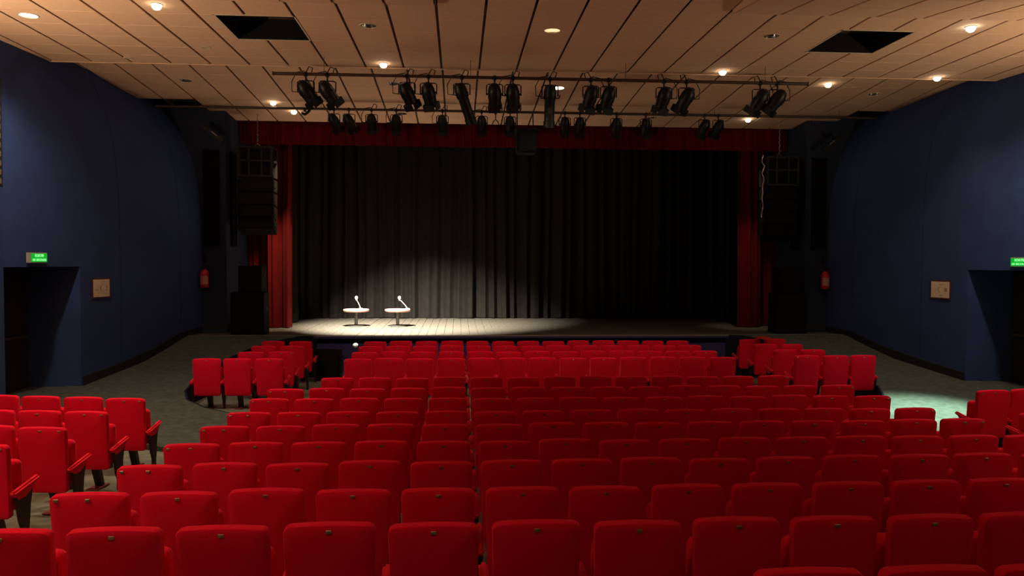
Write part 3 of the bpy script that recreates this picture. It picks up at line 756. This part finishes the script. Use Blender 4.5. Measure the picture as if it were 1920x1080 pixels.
for i, (px, kd, ln) in enumerate(L2):
    stage_lamp(px_x(px, B2Y), B2Y, B2Z, kd, ln, 30, 'black theatre spotlight on the rear lighting bar, %s from the left' % ORD[i+1], 'spotlights on the rear bar', scale=.92, loop=(i in (2, 3, 4, 5)))
# projector box hung in the middle
pj = empty('hanging_projector', (px_x(985, 17.0), 17.0, 5.05))
mbox('housing', (0, 0, 0), (.42, .5, .46), mat('projector_dark', (.006, .008, .008), .7, noise=.2, spec=.15), pj, .03); mbox('lid', (0, 0, .25), (.50, .56, .05), BLACKM, pj, .02)
bm = BM(); tube(bm, [(-.17, .3, .70), (-.17, .2, .27)], .012, 6); tube(bm, [(.17, .3, .70), (.17, .2, .27)], .012, 6); link('hanger', finish(bm, 'ph'), BLACKM, pj)
bm = BM(); lathe(bm, [(.09, 0), (.09, .05), (.07, .05)], 18, M=Matrix.Translation((0, .24, 0)) @ Matrix.Rotation(-math.pi/2, 4, 'X')); link('lens', finish(bm, 'pl'), BLACK, pj)
tag(pj, 'large dark box projector hanging from the rear bar in the middle', 'projector')
# small hook clamp on the rear bar
hk = empty('bar_hook', (px_x(928, B2Y), B2Y, B2Z-.02))
bm = BM(); tube(bm, [(0, 0, .02), (0, 0, -.10), (.0, 0, -.13)], .012, 6); tube(bm, [(-.07, 0, -.25), (-.05, 0, -.19), (0, 0, -.14), (.05, 0, -.19), (.07, 0, -.25)], .012, 6); link('rod', finish(bm, 'hk'), BLACKM, hk); mbox('clamp', (0, 0, 0), (.05, .075, .08), BLACKM, hk, .008)
tag(hk, 'empty black hook clamp on the rear lighting bar', 'hook')
hk2 = empty('bar_hook', (px_x(573, B2Y), B2Y, B2Z-.02))
bm = BM(); tube(bm, [(-.07, 0, -.07), (0, .02, -.10), (.07, 0, -.05), (.1, 0, .0)], .03, 7); link('cable_coil', finish(bm, 'cc'), BLACKM, hk2); mbox('clamp', (0, 0, -.01), (.05, .075, .08), BLACKM, hk2, .008)
tag(hk2, 'small coiled cable hanging at the left of the rear lighting bar', 'cable')
# the working stage spotlight: second lamp of the rear bar
lx = px_x(655, B2Y)
spot('stage_beam', (lx, B2Y+.2, B2Z-.50), (-1.25, 19.85, STZ), P_STAGE*1.35, (1.0, .90, .74), 71, .95, .06)

# ------------------------------------------------------------------ hanging loudspeaker columns, floor stacks
def array(side):
    f = 1 if side == 'left' else -1
    x = px_x(483, 18.35) if side == 'left' else px_x(1459, 18.35)
    r = empty('speaker_array', (x, 18.4, 0))
    zt = 5.05 if side == 'left' else 4.98
    bm = BM()
    for sx in (-1, 1):
        for sy in (-1, 1): box(bm, (sx*.36, sy*.22, zt-.33), (.05, .05, .62))
    for z in (zt, zt-.3, zt-.64):
        for sy in (-1, 1): box(bm, (0, sy*.22, z), (.76, .045, .045))
        for sx in (-1, 1): box(bm, (sx*.36, 0, z), (.045, .45, .045))
    for sx in (-.14, .14): box(bm, (sx, -.2, zt-.33), (.04, .04, .62))
    link('rigging_frame', finish(bm, 'rg', False), GREYM, r)
    mbox('amplifier_case', (0, .02, zt-.33), (.66, .38, .56), SPKM, r, .01)
    bm = BM()
    n = 12; zc = fz(18.4)
    for k in range(n):
        z = zt+.08 + (zc-zt-.1)*k/n
        tube(bm, [(0, 0, z), (.018*(k % 2), .018*((k+1) % 2), z+.03), (0, 0, z+(zc-zt-.1)/n+.01)], .009, 5)
    link('chain', finish(bm, 'ch'), CHAINM, r)
    bm = BM(); tube(bm, [(-.04, 0, zt), (-.05, 0, zt+.06), (0, 0, zt+.11), (.05, 0, zt+.06), (.04, 0, zt)], .012, 6); link('shackle', finish(bm, 'sk'), CHAINM, r)
    if side == 'right':
        bm = BM(); rc = random.Random(9)
        tube(bm, [(-.44+rc.uniform(-.03, .03), -.15+rc.uniform(-.03, .03), zt+.05-k*.085) for k in range(18)], .014, 6); link('cable_bundle', finish(bm, 'cbn'), CHAINM, r)
    z = zt-.70; y = 0; t = 0
    for k in range(4):
        h = .30
        t = [0, 3, 9, 18][k]
        c = mbox('cabinet', (0, 0, -h/2), (.78, .44, h-.02), SPKM, r, .012, loc=(0, y, z), rot=(math.radians(-t), 0, 0))
        mbox('grille', (0, -.225, -h/2), (.70, .012, h-.07), BLACK, c, .003)
        for sx in (-1, 1): mbox('side_handle', (sx*.392, -.05, -h/2), (.012, .1, .08), GREYM, c, .003)
        z -= h*math.cos(math.radians(t)); y += h*math.sin(math.radians(-t))*-.6
    tag(r, 'dark column of hung loudspeakers under a frame at the %s of the stage' % side, 'loudspeaker', 'hung loudspeaker columns')
array('left'); array('right')
def stack(side):
    x = px_x(469, 18.05) if side == 'left' else px_x(1476, 18.05)
    for (dx, z, ww, h, lab) in ((0, 0, .72, .92, 'lower wide black loudspeaker standing at the %s of the stage'), ((.06 if side == 'left' else -.04), .925, .50, .58, 'upper smaller black loudspeaker stacked at the %s of the stage')):
        r = empty('floor_speaker', (x+dx, 18.02, STZ+.004+z))
        mbox('cabinet', (0, 0, h/2), (ww, .5, h), SPKM, r, .012); mbox('grille', (0, -.255, h/2), (ww-.08, .012, h-.08), BLACK, r, .004)
        for sx in (-1, 1): mbox('handle', (sx*(ww/2+.002), 0, h*.6), (.012, .14, .06), GREYM, r, .003)
        tag(r, lab % side, 'loudspeaker', 'stacked loudspeakers beside the stage')
stack('left'); stack('right')
# side lamps on the narrow walls
for s in ('left', 'right'):
    px = 398 if s == 'left' else 1560
    x = px_x(px, 17.7); f = 1 if s == 'left' else -1
    r = empty('side_luminaire', (x, 17.75, 5.28)); rot = Matrix.Rotation(f*math.radians(38), 3, 'Y')
    bm = BM(); box(bm, (0, 0, 0), (.62, .12, .10), .02, rot); link('housing', finish(bm, 'sl'), BLACKM, r)
    bm = BM(); tube(bm, [(0, 0, .05), (0, .1, .2), (0, .46, .22)], .02, 7); link('wall_arm', finish(bm, 'sa'), BLACKM, r)
    bm = BM(); box(bm, rot @ Vector((.06*f, -.062, .02)), (.14, .012, .02), 0, rot); link('bright_edge', finish(bm, 'se'), CHAINM, r)
    tag(r, 'slanting black side lamp high beside the stage opening, %s' % s, 'stage light', 'side lamps')

# ------------------------------------------------------------------ wall fittings
def text_mesh(body, size):
    cu = bpy.data.curves.new('txt', 'FONT'); cu.body = body; cu.size = size; cu.align_x = 'CENTER'; cu.align_y = 'CENTER'; cu.extrude = .002
    o = bpy.data.objects.new('txt', cu); COL.objects.link(o)
    dg = bpy.context.evaluated_depsgraph_get(); me = bpy.data.meshes.new_from_object(o.evaluated_get(dg))
    bpy.data.objects.remove(o); return me
def on_wall(side, y, z):
    p = PT[side](y, z); q = PT[side](y+.3, z)
    a = math.atan2(q[0]-p[0], q[1]-p[1])
    # object local +x along the wall (rightwards in view), local -y out of the wall into the hall
    rz = (math.pi/2 - a) if side == 'left' else (-math.pi/2 - a)
    return p, rz
def exit_sign(side, y, z):
    p, rz = on_wall(side, y, z); r = empty('exit_sign', p, rz)
    mbox('housing', (0, -.04, 0), (.38, .08, .165), SIGNFR, r, .008)
    mbox('lit_panel', (0, -.083, 0), (.35, .006, .132), GREEN, r)
    for tx, zz in (('SORTIE', .032), ('DE SECOURS', -.034)):
        me = text_mesh(tx, .062 if tx == 'SORTIE' else .052); o = link('lettering', me, GREENTX, r, (0, -.088, zz), (math.pi/2, 0, 0))
    tag(r, 'small green lit exit sign above the %s door recess' % side, 'exit sign', 'exit signs')
exit_sign('left', 13.19, 2.565); exit_sign('right', 13.10, 2.565)
def notice(side, y, z):
    p, rz = on_wall(side, y, z); r = empty('wall_notice', p, rz)
    mbox('frame', (0, -.012, 0), (.50, .016, .365), PFRAME, r, .003)
    pp = mbox('sheet', (0, -.022, 0), (.445, .006, .31), PAPER, r)
    bm = BM()
    if side == 'left':
        for (cx, cz, a, b) in ((-.03, .0, .018, .07), (-.005, .035, .03, .01), (-.005, -.035, .03, .01), (.13, .04, .05, .012), (.15, 0, .012, .07), (.13, -.04, .05, .012), (-.14, -.03, .07, .008)): box(bm, (cx, -.027, cz), (a, .003, b))
    else:
        for (cx, cz, a, b) in ((-.04, .0, .014, .08), (-.015, .045, .05, .012), (-.015, -.045, .05, .012), (.14, 0, .07, .07), (.02, .10, .09, .008), (.02, -.11, .09, .012)): box(bm, (cx, -.027, cz), (a, .003, b))
    link('printed_plan', finish(bm, 'pp', False), PRINT, pp)
    tag(r, 'pale printed notice in a dark red frame on the %s wall' % side, 'notice', 'wall notices')
notice('left', 14.78, 2.03); notice('right', 14.86, 2.03)
def extinguisher(side):
    x, y = (-5.60, 18.12) if side == 'left' else (mir(-5.60), 18.12)
    r = empty('fire_extinguisher', (x, y, 1.92))
    bm = BM(); lathe(bm, [(.02, 0), (.085, .005), (.095, .03), (.095, .33), (.08, .375), (.04, .40), (.035, .42)], 20); link('cylinder', finish(bm, 'ec'), EXTRED, r)
    bm = BM()
    n = 8
    for i in range(n):
        a0 = math.radians(-150 + 120*i/n); a1 = math.radians(-150 + 120*(i+1)/n)
        v = [bm.verts.new((.097*math.cos(a), .097*math.sin(a), z)) for a, z in ((a0, .08), (a1, .08), (a1, .27), (a0, .27))]; bm.faces.new(v)
    link('label_band', finish(bm, 'el'), EXTLAB, r)
    bm = BM(); box(bm, (0, 0, .44), (.035, .06, .05), .006); box(bm, (.02, -.05, .48), (.025, .15, .018), .004); tube(bm, [(.03, 0, .44), (.11, -.01, .42), (.13, 0, .3), (.115, 0, .12)], .012, 7); link('valve_and_hose', finish(bm, 'ev'), BLACKM, r)
    mbox('bracket', (0, .085, .3), (.06, .05, .2), BLACKM, r, .004); mbox('sign_strip', (-.03, .095, .66), (.07, .01, .2), BLACK, r, .002)
    tag(r, 'red fire extinguisher hung on the wall corner %s of the stage' % side, 'extinguisher', 'fire extinguishers')
extinguisher('left'); extinguisher('right')
# square-holed grille at the left edge of the picture
p, rz = on_wall('left', 12.44, 4.45); g = empty('wall_grille', p, rz)
mbox('backing', (-.1, -.01, 0), (.46, .02, 1.62), BASEB, g, .004)
for k in range(12):
    for c in range(3): mbox('grille_block', (-.24+c*.14, -.026, -.74+k*.135), (.095, .022, .095), TILEB, g, .012)
tag(g, 'column of small beige square blocks on the wall at the left edge', 'grille')
